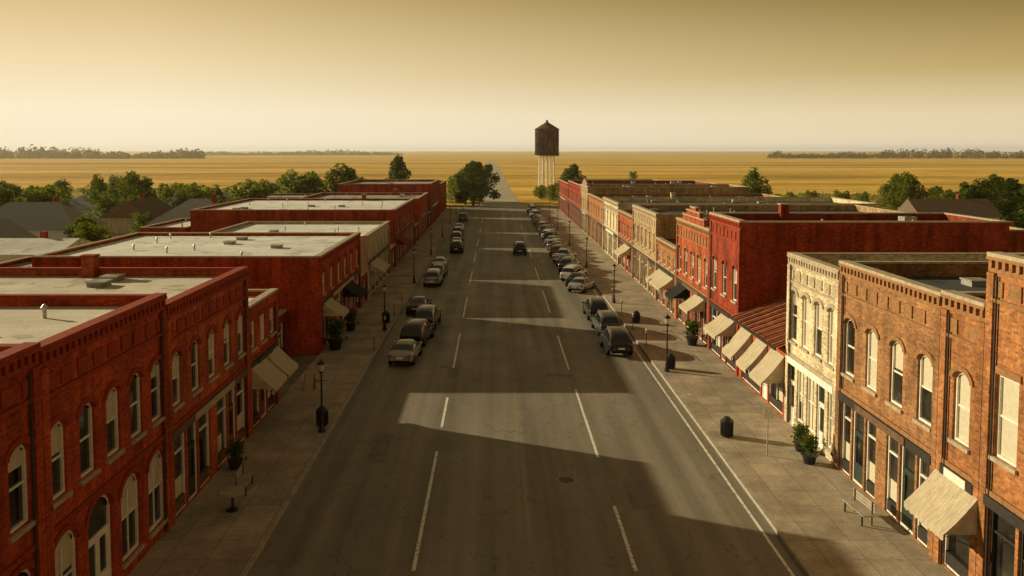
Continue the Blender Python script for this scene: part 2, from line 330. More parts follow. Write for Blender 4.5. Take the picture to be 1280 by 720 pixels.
LX,RX=-12.9,16.0
def building(name,side,y0,y1,h,depth,wall='brick_red',roof='roof_gray',trim='brick_trim',cop='stone_trim',nwin=3,wz=(4.8,7.0),arch=.35,
             ground='shop',frame='white_paint',dent=True,aw=None,setback=0,pedi=0,two=True,roofz=.6,bulk='dark_paint',units=0,ww=.95,belt=True,sign=False,gframe=None):
    o=Obj(); y0+=.012;y1-=.012; W=y1-y0; gf=gframe or frame
    if side=='L': xf=LX-setback; fr=Fr((xf,y0),(0,1),(1,0)); s=-1
    else: xf=RX+setback; fr=Fr((xf,y0),(0,1),(-1,0)); s=1
    xb=xf+s*depth
    ops=[]
    if two and nwin:
        for i in range(nwin):
            uc=W*(i+.5)/nwin
            ops.append(dict(u0=uc-ww/2,u1=uc+ww/2,z0=wz[0],z1=wz[1],arch=arch,frame=frame,trim=trim))
    gz=3.45 if h>5 else min(3.0,h-.7)
    if ground=='shop':
        nb=max(1,round(W/5.0)); bw=W/nb
        for k in range(nb):
            a=k*bw+.45;b=(k+1)*bw-.45; d=1.15; m_=(a+b)/2
            if b-a<2.6: ops.append(dict(u0=a,u1=b,z0=.2,z1=gz,kind='shop',frame=gf,bulk=bulk)); continue
            ops.append(dict(u0=a,u1=m_-d/2-.15,z0=.2,z1=gz,kind='shop',frame=gf,bulk=bulk))
            ops.append(dict(u0=m_-d/2,u1=m_+d/2,z0=.18,z1=gz,kind='door',frame=gf,doormat=R.choice(['timber','green_paint','dark_paint'])))
            ops.append(dict(u0=m_+d/2+.15,u1=b,z0=.2,z1=gz,kind='shop',frame=gf,bulk=bulk))
    elif ground=='arched':
        n=max(2,round(W/2.3))
        for i in range(n):
            uc=W*(i+.5)/n
            if i%3==1: ops.append(dict(u0=uc-.8,u1=uc+.8,z0=.18,z1=3.75,arch=.6,kind='door',frame=frame,trim=trim,doormat='white_paint'))
            else: ops.append(dict(u0=uc-.72,u1=uc+.72,z0=.7,z1=3.6,arch=.5,kind='sash',frame=frame,trim=trim,mull=True))
    elif ground=='tall':
        n=max(2,round(W/1.3))
        for i in range(n):
            uc=W*(i+.5)/n
            if i%3==1: ops.append(dict(u0=uc-.5,u1=uc+.5,z0=.18,z1=3.6,kind='door',frame=frame,trim=trim,doormat=bulk))
            else: ops.append(dict(u0=uc-.48,u1=uc+.48,z0=.7,z1=3.6,kind='sash',frame=frame,trim=trim,mull=True))
    facade(o,fr,W,h,ops,wall)
    rz=h-roofz
    xa=xf+s*.004; 
    X0,X1=min(xa,xb),max(xa,xb)
    box(o,'walls',wall,X0,X1,y0+.002,y0+.28,0,h-.01); box(o,'walls',wall,X0,X1,y1-.28,y1-.002,0,h-.01)
    bx=(xb,xb-s*.28); box(o,'walls',wall,min(bx),max(bx),y0+.28,y1-.28,0,h-.012)
    pf=(xf+s*.26,xf+s*.3); box(o,'walls',wall,min(pf),max(pf),y0+.28,y1-.28,0,h-.012)
    ri=(xf+s*.3,xb-s*.28); o.add('roof',roof,[(min(ri),y0+.28,rz),(max(ri),y0+.28,rz),(max(ri),y1-.28,rz),(min(ri),y1-.28,rz)],[(0,1,2,3)])
    fbox(o,'coping',cop,fr,-.0,W,-.33,.12,h,h+.13)
    for (a,b) in ((0,.33),(W-.33,W)): fbox(o,'coping',cop,fr,a,b,-depth+.0,-.33,h-.008,h+.09)
    fbox(o,'coping',cop,fr,.33,W-.33,-depth,-depth+.33,h-.008,h+.092)
    if dent:
        n=int(W/.34)
        for i in range(n):
            u=(i+.5)*W/n; fbox(o,'cornice',trim,fr,u-.08,u+.08,0.0,.11,h-.36,h-.1)
        fbox(o,'cornice',trim,fr,0.003,W-.003,-.01,.14,h-.1,h-.002)
        fbox(o,'cornice',trim,fr,0.003,W-.003,-.01,.06,h-.5,h-.36)
        if h>7.6:
            n=max(2,int(W/.9))
            for i in range(n):
                u=(i+.5)*W/n; fbox(o,'cornice',trim,fr,u-.3,u+.3,-.01,.05,h-1.25,h-.75)
            fbox(o,'cornice',trim,fr,0.003,W-.003,-.01,.08,h-1.45,h-1.33)
    if belt and two:
        fbox(o,'trim',trim,fr,0.003,W-.003,-.01,.08,gz+.42,gz+.6)
        if ground!='arched': fbox(o,'trim',frame if ground=='tall' else bulk,fr,.3,W-.3,-.01,.13,gz+.05,gz+.4)
    if sign or (ground=='shop' and two):
        fbox(o,'sign_board',R.choice(['sign_face','dark_paint','white_paint','timber']),fr,W*.25,W*.75,.13,.17,gz+.08,gz+.38)
    for (a,b) in ((0.003,.36),(W-.36,W-.003)): fbox(o,'pilasters',wall,fr,a,b,-.01,.1,0.0,h-.52)
    tube(o,'downpipe','dark_paint',fr.pt(W-.5,.07,.2),fr.pt(W-.5,.07,h-.6),.04)
    if pedi:
        c=W/2
        for k,(hw,hh) in enumerate(((W*.32,pedi*.5),(W*.2,pedi),(W*.08,pedi*1.35))):
            fbox(o,'pediment',wall,fr,c-hw,c+hw,-.3+.01*k,-.02+.003*k,h+.13,h+.13+hh); fbox(o,'pediment',cop,fr,c-hw-.05,c+hw+.05,-.34+.01*k,.04+.003*k,h+.13+hh,h+.22+hh)
    if aw:
        for (f0,f1,z,pr,dr,mt) in aw: awning(o,fr,W*f0,W*f1,z,pr,dr,mt)
    nv=int(W*depth/45)+2
    for i in range(nv):
        px=xf+s*R.uniform(2,depth-3); py=R.uniform(y0+1.2,y1-1.2) if W>3 else (y0+y1)/2
        k=R.random()
        if k<(.1 if side=='L' else .22) and W>3:
            a=R.uniform(.35,.55);b=R.uniform(.35,.5);hh=R.uniform(.4,.6)
            box(o,'roof_unit','galvanised',px-a,px+a,py-b,py+b,rz+.12,rz+.12+hh); box(o,'roof_unit','roof_dark',px-a-.1,px+a+.1,py-b-.1,py+b+.1,rz,rz+.118); cyl(o,'roof_unit','iron_black',(px,py),.25,.25,rz+.121+hh,rz+.16+hh)
            tube(o,'roof_pipe','galvanised',(px+a,py,rz+.15),(px+a+2.2,py,rz+.15),.05)
        elif k<.75:
            cyl(o,'roof_vent','galvanised',(px,py),.07,.07,rz,rz+.4); cyl(o,'roof_vent','galvanised',(px,py),.12,.03,rz+.4,rz+.52)
        else:
            box(o,'roof_hatch','roof_gray',px-.4,px+.4,py-.4,py+.4,rz,rz+.22); box(o,'roof_hatch','galvanised',px-.45,px+.45,py-.45,py+.45,rz+.22,rz+.28)
    if units:
        for i in range(units):
            px=xf+s*depth*(.3+.5*i/max(1,units)); py=y1-.45
            box(o,'chimney',wall,px-.3,px+.3,py-.28,py+.27,rz,h+.7); box(o,'chimney',cop,px-.36,px+.36,py-.34,py+.33,h+.7,h+.8)
    return o.finish(name,((xf+xb)/2,(y0+y1)/2,0))

BB='brick_commercial_building'
building(BB,'L',8,22.4,9.5,26,'brick_red','roof_gravel',cop='brick_trim',nwin=7,ground='arched',wz=(4.75,7.05),arch=.28,roofz=.35)
building(BB,'L',22.4,31.1,9.35,26,'brick_red','roof_gravel',cop='brick_trim',nwin=5,ground='arched',wz=(4.75,7.05),arch=.28,roofz=.35)
building(BB,'L',31.1,41.4,8.9,26,'brick_rust','roof_gravel',nwin=5,cop='brick_trim',ground='shop',wz=(4.7,6.9),arch=.3,units=1,bulk='timber',roofz=.35)
building(BB,'L',41.4,47,6.8,24,'brick_red','roof_white',nwin=3,ground='shop',wz=(4.5,6.0),arch=.0,aw=[(.05,.5,3.7,1.3,1.2,'awning_cream'),(.55,.95,3.7,1.3,1.2,'awning_cream')],dent=False,roofz=.3)
building('small_brick_shop','L',47.2,58.4,3.3,22,'brick_deep','roof_dark',nwin=0,two=False,dent=False,setback=2.5,roofz=.5)
building(BB,'L',58.6,76,7.2,21,'brick_red','roof_white',nwin=6,wz=(4.3,6.1),arch=.25,units=0,roofz=.22,aw=[(.05,.2,3.7,1.5,1,'awning_cream'),(.5,.7,3.7,1.5,1,'awning_dark')])
building('small_brick_shop','L',76,80,3.0,14,'brick_deep','roof_gray',nwin=0,two=False,dent=False,roofz=.4)
building('stucco_commercial_building','L',80,97,6.4,17,'stucco','roof_white','stone_trim',nwin=6,wz=(4.1,5.2),arch=0,dent=False,roofz=.25,aw=[(.1,.4,3.6,1.4,.9,'awning_cream')])
building('small_brick_shop','L',97,102.5,3.0,16,'brick_deep','roof_gray',nwin=0,two=False,dent=False,roofz=.4)
building(BB,'L',102.5,127,7.4,26,'brick_deep','roof_white',nwin=8,wz=(4.3,6.0),arch=.2,units=1,roofz=.25,aw=[(.1,.3,3.6,1.4,.9,'awning_red')])
building('small_brick_shop','L',127,133,3.0,16,'brick_deep','roof_gray',nwin=0,two=False,dent=False,roofz=.4)
building(BB,'L',133,152,7.0,20,'brick_red','roof_gray',nwin=6,wz=(4.3,6.0),arch=.2,units=1,roofz=.4)
building('small_brick_shop','L',152,158,3.0,14,'brick_deep','roof_gray',nwin=0,two=False,dent=False,roofz=.4)
building(BB,'L',158,182,8.4,18,'brick_deep','roof_gray',nwin=7,wz=(4.7,6.8),arch=.2,roofz=.4)
building(BB,'L',189,208,7.2,16,'brick_red','roof_gray',nwin=5,wz=(4.3,6.0),arch=.2)
def annex(name,x0,x1,y0,y1,h,wall,roof):
    o=Obj(); 
    box(o,'walls',wall,x0,x1,y0,y0+.25,0,h); box(o,'walls',wall,x0,x1,y1-.25,y1,0,h); box(o,'walls',wall,x0,x0+.25,y0+.25,y1-.25,0,h); box(o,'walls',wall,x1-.25,x1,y0+.25,y1-.25,0,h)
    o.add('roof',roof,[(x0+.25,y0+.25,h-.3),(x1-.25,y0+.25,h-.3),(x1-.25,y1-.25,h-.3),(x0+.25,y1-.25,h-.3)],[(0,1,2,3)])
    for q in ((x0-.05,x1+.05,y0-.05,y0+.3),(x0-.05,x1+.05,y1-.3,y1+.05)): box(o,'coping','stone_trim',*q,h,h+.1)
    for q in ((x0-.05,x0+.3,y0+.3,y1-.3),(x1-.3,x1+.05,y0+.3,y1-.3)): box(o,'coping','stone_trim',*q,h,h+.1)
    f=Fr((x0,y0),(1,0),(0,-1)); n=int((x1-x0)/3.2)
    for i in range(n):
        u=(x1-x0)*(i+.5)/n; fbox(o,'window_frames','white_paint',f,u-.5,u+.5,0.001,.05,1.2,2.6); fbox(o,'glass','glass_dark',f,u-.42,u+.42,.05,.056,1.28,2.52)
    for i in range(3):
        px=R.uniform(x0+1,x1-1);py=R.uniform(y0+1,y1-1); cyl(o,'roof_vent','galvanised',(px,py),.12,.12,h-.3,h+.3)
    return o.finish(name,((x0+x1)/2,(y0+y1)/2,0))
annex('brick_annex',-42,-34.2,59,72,5.4,'brick_deep','roof_gray')
annex('brick_annex',-46,-40,104,118,5,'brick_deep','roof_white')
annex('brick_annex',-52,-32,162,176,5.5,'brick_deep','roof_gray')
building(BB,'R',6,26,11.6,20,'brick_orange','roof_gray','brown_trim',nwin=9,ground='shop',wz=(5.2,7.9),arch=.0,ww=1.15,gframe='dark_paint')
building(BB,'R',26,28.6,9.9,20,'brick_orange','roof_gray','brown_trim',nwin=1,ground='shop',wz=(4.9,7.4),arch=.3,aw=[(0,1.0,3.6,1.2,1.3,'awning_cream')],ww=1.0)
building(BB,'R',28.6,37.2,9.8,20,'brick_brown','roof_dark','brown_trim',nwin=4,ground='shop',wz=(4.8,7.4),arch=.3,ww=1.05,bulk='dark_paint')
building('painted_brick_commercial_building','R',37.2,43.8,9.35,20,'painted_cream_brick','roof_gray','stone_trim',nwin=4,ground='tall',wz=(4.75,7.5),arch=.25,ww=.95,bulk='white_paint')
def tileshop():
    o=Obj(); y0,y1=43.82,52.48; W=y1-y0; fr=Fr((RX,y0),(0,1),(-1,0))
    ops=[dict(u0=.5,u1=2.9,z0=.2,z1=3,kind='shop',frame='white_paint'),dict(u0=3.1,u1=4.2,z0=.18,z1=3,kind='door',frame='white_paint'),dict(u0=4.4,u1=8.1,z0=.2,z1=3,kind='shop',frame='white_paint')]
    facade(o,fr,W,4.05,ops,'brick_rust')
    box(o,'walls','brick_rust',RX+.004,RX+16,y0,y0+.25,0,4); box(o,'walls','brick_rust',RX+.004,RX+16,y1-.25,y1,0,4)
    e=RX-.6; r=RX+8
    o.add('roof','tile_red',[(e,y0,4.15),(r,y0,7.3),(r,y1,7.3),(e,y1,4.15)],[(0,1,2,3)])
    o.add('roof','tile_red',[(r,y0,7.3),(RX+16.5,y0,4),(RX+16.5,y1,4),(r,y1,7.3)],[(0,1,2,3)])
    for i in range(int(W/.42)):
        y=y0+.2+i*.42
        if y<y1-.05: tube(o,'roof_ribs','tile_red',(e,y,4.17),(r,y,7.33),.06)
    for yy in (y0,y1): o.add('gable','brick_rust',[(RX,yy,4),(r,yy,7.2),(RX+16,yy,4)],[(0,1,2)])
    box(o,'gutter','dark_paint',e-.1,e,y0,y1,4.02,4.16)
    awning(o,fr,.3,2.4,3.6,1.3,1.5,'awning_cream'); awning(o,fr,3.1,5.0,3.6,1.3,1.5,'awning_cream'); awning(o,fr,6.0,8.1,3.6,1.3,1.5,'awning_cream')
    o.finish('tile_roofed_shop',(RX+8,48,0))
tileshop()
building(BB,'R',52.5,60,10.3,17.5,'brick_deep','roof_dark','brick_trim',nwin=3,wz=(4.9,7.3),arch=.3,units=1,aw=[(.1,.5,3.7,1.4,1.1,'awning_cream')])
building(BB,'R',60,71,9.0,24,'brick_rust','roof_dark','brown_trim',nwin=5,wz=(4.6,6.8),arch=.3,pedi=.9,aw=[(.1,.35,3.7,1.4,1,'awning_cream'),(.6,.85,3.7,1.4,1,'awning_dark')])
building(BB,'R',71,80,6.3,22,'brick_orange','roof_gray','brown_trim',nwin=4,wz=(4.1,5.3),arch=0,aw=[(.1,.8,3.6,1.4,1,'awning_cream')])
building('stucco_commercial_building','R',80,94,8.6,26,'brick_tan','roof_dark','stone_trim',nwin=6,wz=(4.6,6.6),arch=.2)
building(BB,'R',94,105,7.2,24,'brick_rust','roof_gray','brown_trim',nwin=5,wz=(4.3,6.0),arch=.2,aw=[(.1,.5,3.6,1.4,1,'awning_cream')])
building('stucco_commercial_building','R',105,120,8.0,34,'painted_cream_brick','roof_dark','stone_trim',nwin=5,wz=(4.5,6.4),arch=.2,units=1)
building(BB,'R',120,140,7.5,30,'brick_orange','roof_dark','brown_trim',nwin=6,wz=(4.5,6.2),arch=.2)
building(BB,'R',140,152,8.6,28,'brick_tan','roof_gray','stone_trim',nwin=4,wz=(4.5,6.4),arch=.2,pedi=.8)
building(BB,'R',152,178,8.3,28,'brick_deep','roof_dark','brick_trim',nwin=8,wz=(4.5,6.4),arch=.2)
building(BB,'R',178,205,7.6,24,'brick_deep','roof_gray','brick_trim',nwin=7,wz=(4.5,6.2),arch=.2)
annex('brick_annex',42,58,62,76,5.5,'brick_deep','roof_gray')
annex('brick_annex',44,60,84,98,6,'brick_deep','roof_dark')
annex('brick_annex',52,72,112,128,5,'brick_rust','roof_gray')

# ---------------------------------------------------------------- ground / road
sheet('ground','wheat_field_soil',-6000,6000,-300,12000,-.06)
sheet('town_ground','town_grass',-130,130,-60,222,-.04)
sheet('dry_field','dry_field',-900,-131,-40,330,-.045)
sheet('pasture_field','green_field',-420,-6,245,300,-.035)
sheet('pasture_field','green_field',16,600,236,275,-.035)
sheet('dry_field','dry_field',131,900,-40,300,-.045)
sheet('stubble_field','dry_field',-1400,-10,480,540,-.035)
sheet('stubble_field','dry_field',20,1700,430,470,-.035)
sheet('pasture_field','green_field',40,1500,800,850,-.035)
sheet('pasture_field','green_field',-2200,-30,900,960,-.035)
sheet('alley_pavement','alley_asphalt',-38,-12.9,47,58.6,-.02)
sheet('back_alley','alley_asphalt',-47,-40.5,-20,220,-.024)
sheet('back_alley','alley_asphalt',37,43,-20,60,-.024)
sheet('main_street','asphalt',-8.8,11,-10,212,0)
me=bpy.data.meshes.new('country_road'); pts=[(212,-8.8,11),(224,-5,7),(300,-4.6,5.6),(700,-8,3),(1150,-15,-3)]
vs=[];fs=[]
for i,(y,a,b) in enumerate(pts):
    vs+=[(a,y,.0 if i==0 else -.004),(b,y,.0 if i==0 else -.004)]
    if i: fs.append((2*i-2,2*i-1,2*i+1,2*i))
me.from_pydata(vs,[],fs); me.materials.append(MATS['country_asphalt']); COL.objects.link(bpy.data.objects.new('country_road',me))
def sidewalk(x0,x1,curbside):
    o=Obj()
    if curbside=='r': box(o,'slabs','sidewalk_concrete',x0,x1-.18,-10,210,-.05,.15); box(o,'kerb','concrete',x1-.18,x1,-10,210,-.05,.153)
    else: box(o,'slabs','sidewalk_concrete',x0+.18,x1,-10,210,-.05,.15); box(o,'kerb','concrete',x0,x0+.18,-10,210,-.05,.153)
    o.finish('sidewalk',((x0+x1)/2,100,0))
sidewalk(LX,-8.8,'r'); sidewalk(11,RX,'l')
o=Obj()
def line(mat,x,w,a,b,z=.004): o.add('paint',mat,[(x-w/2,a,z),(x+w/2,a,z),(x+w/2,b,z),(x-w/2,b,z)],[(0,1,2,3)])
for a,b in ((12,22),(28,39.5),(43,48.3),(55,65.5),(72,82),(90,100),(108,118),(126,136),(146,156),(166,176)): line('white_line',-2.95,.14,a,b)
for a,b in ((14,24),(28,33.3),(38.7,50),(54.5,64.8),(74,86),(93,103),(112,122),(132,142),(152,162)): line('white_line',5.0,.14,a,b)
line('faded_line',1.15,.12,10,205)
line('white_line',10.5,.12,8,205)
o.finish('road_markings')
for (x,y) in ((3.2,36),(-1,61)):
    o=Obj(); cyl(o,'lid','iron_black',(x,y),.36,.36,-.01,.009,20); cyl(o,'rim','concrete',(x,y),.42,.42,-.01,.005,20); o.finish('manhole_cover',(x,y,0))
plain_mat('asphalt_patch',(0.19,0.168,0.128),0.7,0.4,0.35,1.5)
for (a,b,c,d) in ((5.7,6.6,33,36),(-6.3,-5.4,38,42),(2,3.4,67,70)):
    sheet('asphalt_patch','asphalt_patch',a,b,c,d,.0025)

# ---------------------------------------------------------------- houses
def house(name,x,y,w,d,h,rh,rot,wall,roof,hip=True):
    o=Obj(); a,b=w/2,d/2
    box(o,'walls',wall,-a,a,-b,b,0,h)
    e=.45; k=b if hip else 0
    V=[(-a-e,-b-e,h-.05),(a+e,-b-e,h-.05),(a+e,b+e,h-.05),(-a-e,b+e,h-.05),(-a+k-(0 if hip else e),0,h+rh),(a-k+(0 if hip else e),0,h+rh)]
    o.add('roof',roof,V,[(0,1,5,4),(2,3,4,5),(1,2,5),(3,0,4),(0,3,2,1)])
    for s_,n in ((-1,3),(1,3)):
        f=Fr((-a,-b),(1,0),(0,-1)) if s_<0 else Fr((a,b),(-1,0),(0,1))
        for i in range(n):
            u=w*(i+.5)/n
            if i==1 and s_<0: fbox(o,'door','timber',f,u-.5,u+.5,.001,.06,0,2.1); continue
            fbox(o,'window_frames','white_paint',f,u-.55,u+.55,.001,.05,1,2.3); fbox(o,'glass','glass_dark',f,u-.46,u+.46,.05,.056,1.09,2.21)
    f=Fr((a,-b),(0,1),(1,0))
    for i in range(2):
        u=d*(i+.5)/2; fbox(o,'window_frames','white_paint',f,u-.55,u+.55,.001,.05,1,2.3); fbox(o,'glass','glass_dark',f,u-.46,u+.46,.05,.056,1.09,2.21)
    box(o,'chimney','brick_deep',a*.3,a*.3+.6,.3,.9,h,h+rh+.7)
    em=o.finish(name,(x,y,0),keep=False); em.rotation_euler=(0,0,math.radians(rot)); 
HS=[(-50,136,13,10,3,3.9,0,'siding_white','shingle_gray',True),(-70,122,17,10,3.4,3.8,5,'siding_white','shingle_gray',True),(-66,150,12,9,3,3,90,'stucco','shingle_brown',False),
(-53,90,12,9,4.0,1.2,0,'siding_white','roof_white',False),(-88,108,13,9,3,3,0,'siding_white','shingle_brown',False),(-60,172,16,9,3,3.2,0,'siding_white','shingle_gray',False),(-86,172,14,9,3,3,90,'siding_white','shingle_gray',True),
(-66,104,9,8,3,2.8,90,'siding_white','shingle_gray',False),(-110,140,14,9,3,3,0,'stucco','shingle_gray',True),(-58,75,10,8,3,2.2,10,'siding_white','shingle_brown',True),
(95,120,14,9,3,3,0,'siding_white','shingle_brown',True),(84,150,14,9,3,3,0,'siding_white','shingle_brown',False),(108,170,14,9,3,3,90,'stucco','shingle_brown',False)]
for q in HS: house('house',*q)

# ---------------------------------------------------------------- trees
def tree_mesh(seed,h,w,leaf,nleaf,ls,trunk=.28,low=.25):
    r=random.Random(seed); o=Obj()
    tube(o,'t','bark',(0,0,0),(0.1,0,h*.35),trunk,trunk*.7,8); tube(o,'t','bark',(.1,0,h*.35),(0,.1,h*.75),trunk*.7,trunk*.25,6)
    bl=[]
    n=15
    for i in range(n):
        a=i*2.4+r.uniform(-.5,.5); rr=w*.5*r.uniform(.15,.75); z=h*(low+(.9-low)*((i+.5)/n)); taper=1-.6*((z/h-low)/(1-low))**2
        c=(math.cos(a)*rr*taper,math.sin(a)*rr*taper,z); bl.append((c,w*.5*r.uniform(.26,.46)*taper+.15))
        tube(o,'t','bark',(0.05,0,h*r.uniform(.25,.5)),c,trunk*.3,trunk*.08,5)
    vs=[];fs=[]
    for i in range(nleaf):
        c,br=r.choice(bl); d=Vector((r.gauss(0,1),r.gauss(0,1),r.gauss(0,1))).normalized(); q=Vector(c)+d*br*(r.random()**.45)*1.02
        u=Vector((r.gauss(0,1),r.gauss(0,1),r.gauss(0,.7))).normalized(); w_=u.orthogonal().normalized(); s_=ls*r.uniform(.6,1.3)
        k=len(vs); vs+=[q+u*s_,q+w_*s_*.6,q-u*s_,q-w_*s_*.6]; fs.append((k,k+1,k+2,k+3))
    o.add('t',leaf,vs,fs); return o.mesh('t')
TM=[tree_mesh(1,8,7.5,'leaf_green',2400,.27),tree_mesh(2,10,8.5,'leaf_dark',3200,.32,low=.14),tree_mesh(3,6,8,'leaf_green',2200,.27,low=.12),tree_mesh(4,11,6.5,'leaf_dark',2600,.3,low=.2),tree_mesh(5,7,7,'leaf_green',2200,.26,low=.18)]
def tree(x,y,k,s=1.0,name='deciduous_tree'):
    ob=bpy.data.objects.new(name,TM[k]); ob.location=(x,y,-.03); ob.rotation_euler=(0,0,R.uniform(0,6.28)); ob.scale=(s*R.uniform(.9,1.15),s*R.uniform(.9,1.15),s); COL.objects.link(ob)
def at(px,py_base,Y=None):
    Y=15000/(py_base-190) if Y is None else Y
    return (px-620)*Y/1000,Y
for (px,Y,k,s) in ((128,170,4,1.4),(175,162,0,1.35),(135,150,2,1.25),(62,165,2,1.3),(14,165,0,1.1),(80,200,0,1.0),(245,160,2,1.4),(272,168,4,1.1),(315,158,2,1.5),(345,200,2,1.3),(375,183,2,1.7),(395,192,0,1.2),(430,183,4,1.7),(445,200,0,1.15),(460,214,2,.9),
    (498,225,3,1.3),(592,218,1,1.25),(582,224,0,1.35),(602,236,1,1.2),(573,232,2,1.3),(115,112,2,.85),(108,118,4,.8),(20,205,2,1.1),(180,140,2,.7),(300,180,2,1.1),(220,190,2,1.2),(150,205,0,1.1),(520,240,2,.8),
    (715,225,1,1.15),(704,232,4,1.15),(726,240,2,1.1),(676,250,2,.7),(690,246,2,.8),(745,235,2,.8),(937,205,4,1.5),(948,212,2,1.0),(1048,205,2,.8),(1128,188,0,1.25),(1112,193,4,1.1),(1075,210,2,.7),(1180,165,2,1.15),(1205,160,1,.9),(1225,168,0,1.2),(1255,155,1,1.0),(1275,158,2,1.4),(1290,150,1,1),(1160,185,2,1.1),(1240,180,1,1),(1010,230,2,.6),(985,235,2,.5),(870,240,2,.55),(900,245,2,.5),
    (550,250,0,.7),(5,150,4,1.2),(-20,165,1,1),(1310,170,1,1),(790,420,2,.7)):
    x,y=at(px,0,Y); tree(x,y,k,s)
def belt(name,x0,x1,y,h,n,leaf,seed,dy=30,ls=(.8,1.8),sp=7,minh=.55):
    r=random.Random(seed); vs=[];fs=[]
    nc=int((x1-x0)/sp)
    for i in range(nc):
        cx=x0+(x1-x0)*(i+r.random())/nc; cy=y+r.uniform(-dy,dy); hh=h*r.uniform(minh,1.05)*(.8+.25*math.sin(cx*.013+seed)+.1*math.sin(cx*.05))
        for j in range(n):
            a=r.uniform(0,6.28);rr=r.random()**.5*sp*1.7; z=r.uniform(.0,1)*hh*math.sqrt(max(0,1-(rr/(sp*1.9))**2)); q=Vector((cx+math.cos(a)*rr,cy+math.sin(a)*rr,z))
            u=Vector((r.gauss(0,1),r.gauss(0,.6),r.gauss(0,1))).normalized();w_=u.orthogonal().normalized(); s_=r.uniform(*ls); k=len(vs)
            vs+=[q+u*s_,q+w_*s_,q-u*s_,q-w_*s_]; fs.append((k,k+1,k+2,k+3))
    me=bpy.data.meshes.new(name); me.from_pydata(vs,[],fs); me.materials.append(MATS[leaf]); COL.objects.link(bpy.data.objects.new(name,me))
belt('distant_tree_line',-1150,-545,1500,24,55,'far_leaf',1,25,(1.4,2.6),6,.75)
belt('distant_tree_line',-900,-300,2500,17,30,'far_leaf',2,25,(2,3.4),8,.6)
belt('distant_tree_line',530,1150,1550,20,55,'far_leaf',3,25,(1.4,2.6),6,.6)
belt('distant_tree_line',-2400,-1300,2600,26,30,'far_leaf',6,25,(2,3.4),8,.7)
belt('hedgerow',-260,-110,300,2.2,50,'leaf_green',7,3,(.3,.6))
belt('hedgerow',-110,-20,262,1.6,40,'leaf_green',17,3,(.3,.6))
belt('hedgerow',60,330,262,1.8,40,'leaf_green',8,3,(.3,.6))
belt('hedgerow',120,330,225,2.8,50,'leaf_dark',9,6,(.3,.7))

# ---------------------------------------------------------------- water tower
def water_tower(x,y):
    o=Obj(); z0,z1=13.0,23.2; n=20; r=4.6
    cyl(o,'tank','tank_rust',(0,0),r*.97,r,z0,z1,n)
    for i in range(40):
        a=2*math.pi*i/40; box(o,'tank_staves','tank_rust',math.cos(a)*r*1.0-.09,math.cos(a)*r*1.0+.09,math.sin(a)*r-.09,math.sin(a)*r+.09,z0+.1,z1-.1)
    for k in range(5):
        z=z0+.8+k*2.15; cyl(o,'tank_hoops','iron_black',(0,0),r+.13,r+.13,z,z+.14,n)
    cyl(o,'roof','tank_rust',(0,0),r+.5,.35,z1,z1+2.9,n); cyl(o,'finial','tank_rust',(0,0),.45,.45,z1+2.9,z1+3.3,8); cyl(o,'finial','tank_rust',(0,0),.6,.0,z1+3.3,z1+3.8,8)
    cyl(o,'balcony','galvanised',(0,0),r+.5,r+.5,z0-.25,z0-.05,n)
    for i in range(16):
        a=2*math.pi*i/16;b=2*math.pi*(i+1)/16; p=(math.cos(a)*(r+.45),math.sin(a)*(r+.45)); q=(math.cos(b)*(r+.45),math.sin(b)*(r+.45))
        tube(o,'railing','tank_rust',(*p,z0-.05),(*p,z0+1),.03); tube(o,'railing','tank_rust',(*p,z0+1),(*q,z0+1),.03)
    L=[]
    for i in range(4):
        a=math.pi/4+math.pi/2*i+.25; t=(math.cos(a)*3.1,math.sin(a)*3.1,z0-.25); b=(math.cos(a)*3.5,math.sin(a)*3.5,0); tube(o,'legs','white_paint',b,t,.36,.3,8); L.append((Vector(b),Vector(t)))
    for i in range(4):
        A,B=L[i],L[(i+1)%4]
        for (f,g) in ((.05,.5),(.5,.98)):
            tube(o,'bracing','white_paint',A[0].lerp(A[1],f),B[0].lerp(B[1],g),.05); tube(o,'bracing','white_paint',B[0].lerp(B[1],f),A[0].lerp(A[1],g),.05)
            tube(o,'bracing','white_paint',A[0].lerp(A[1],g),B[0].lerp(B[1],g),.09)
    cyl(o,'riser_pipe','white_paint',(0,0),.45,.45,0,z0,10)
    o.finish('water_tower',(x,y,0),keep=False)
water_tower(20,318)

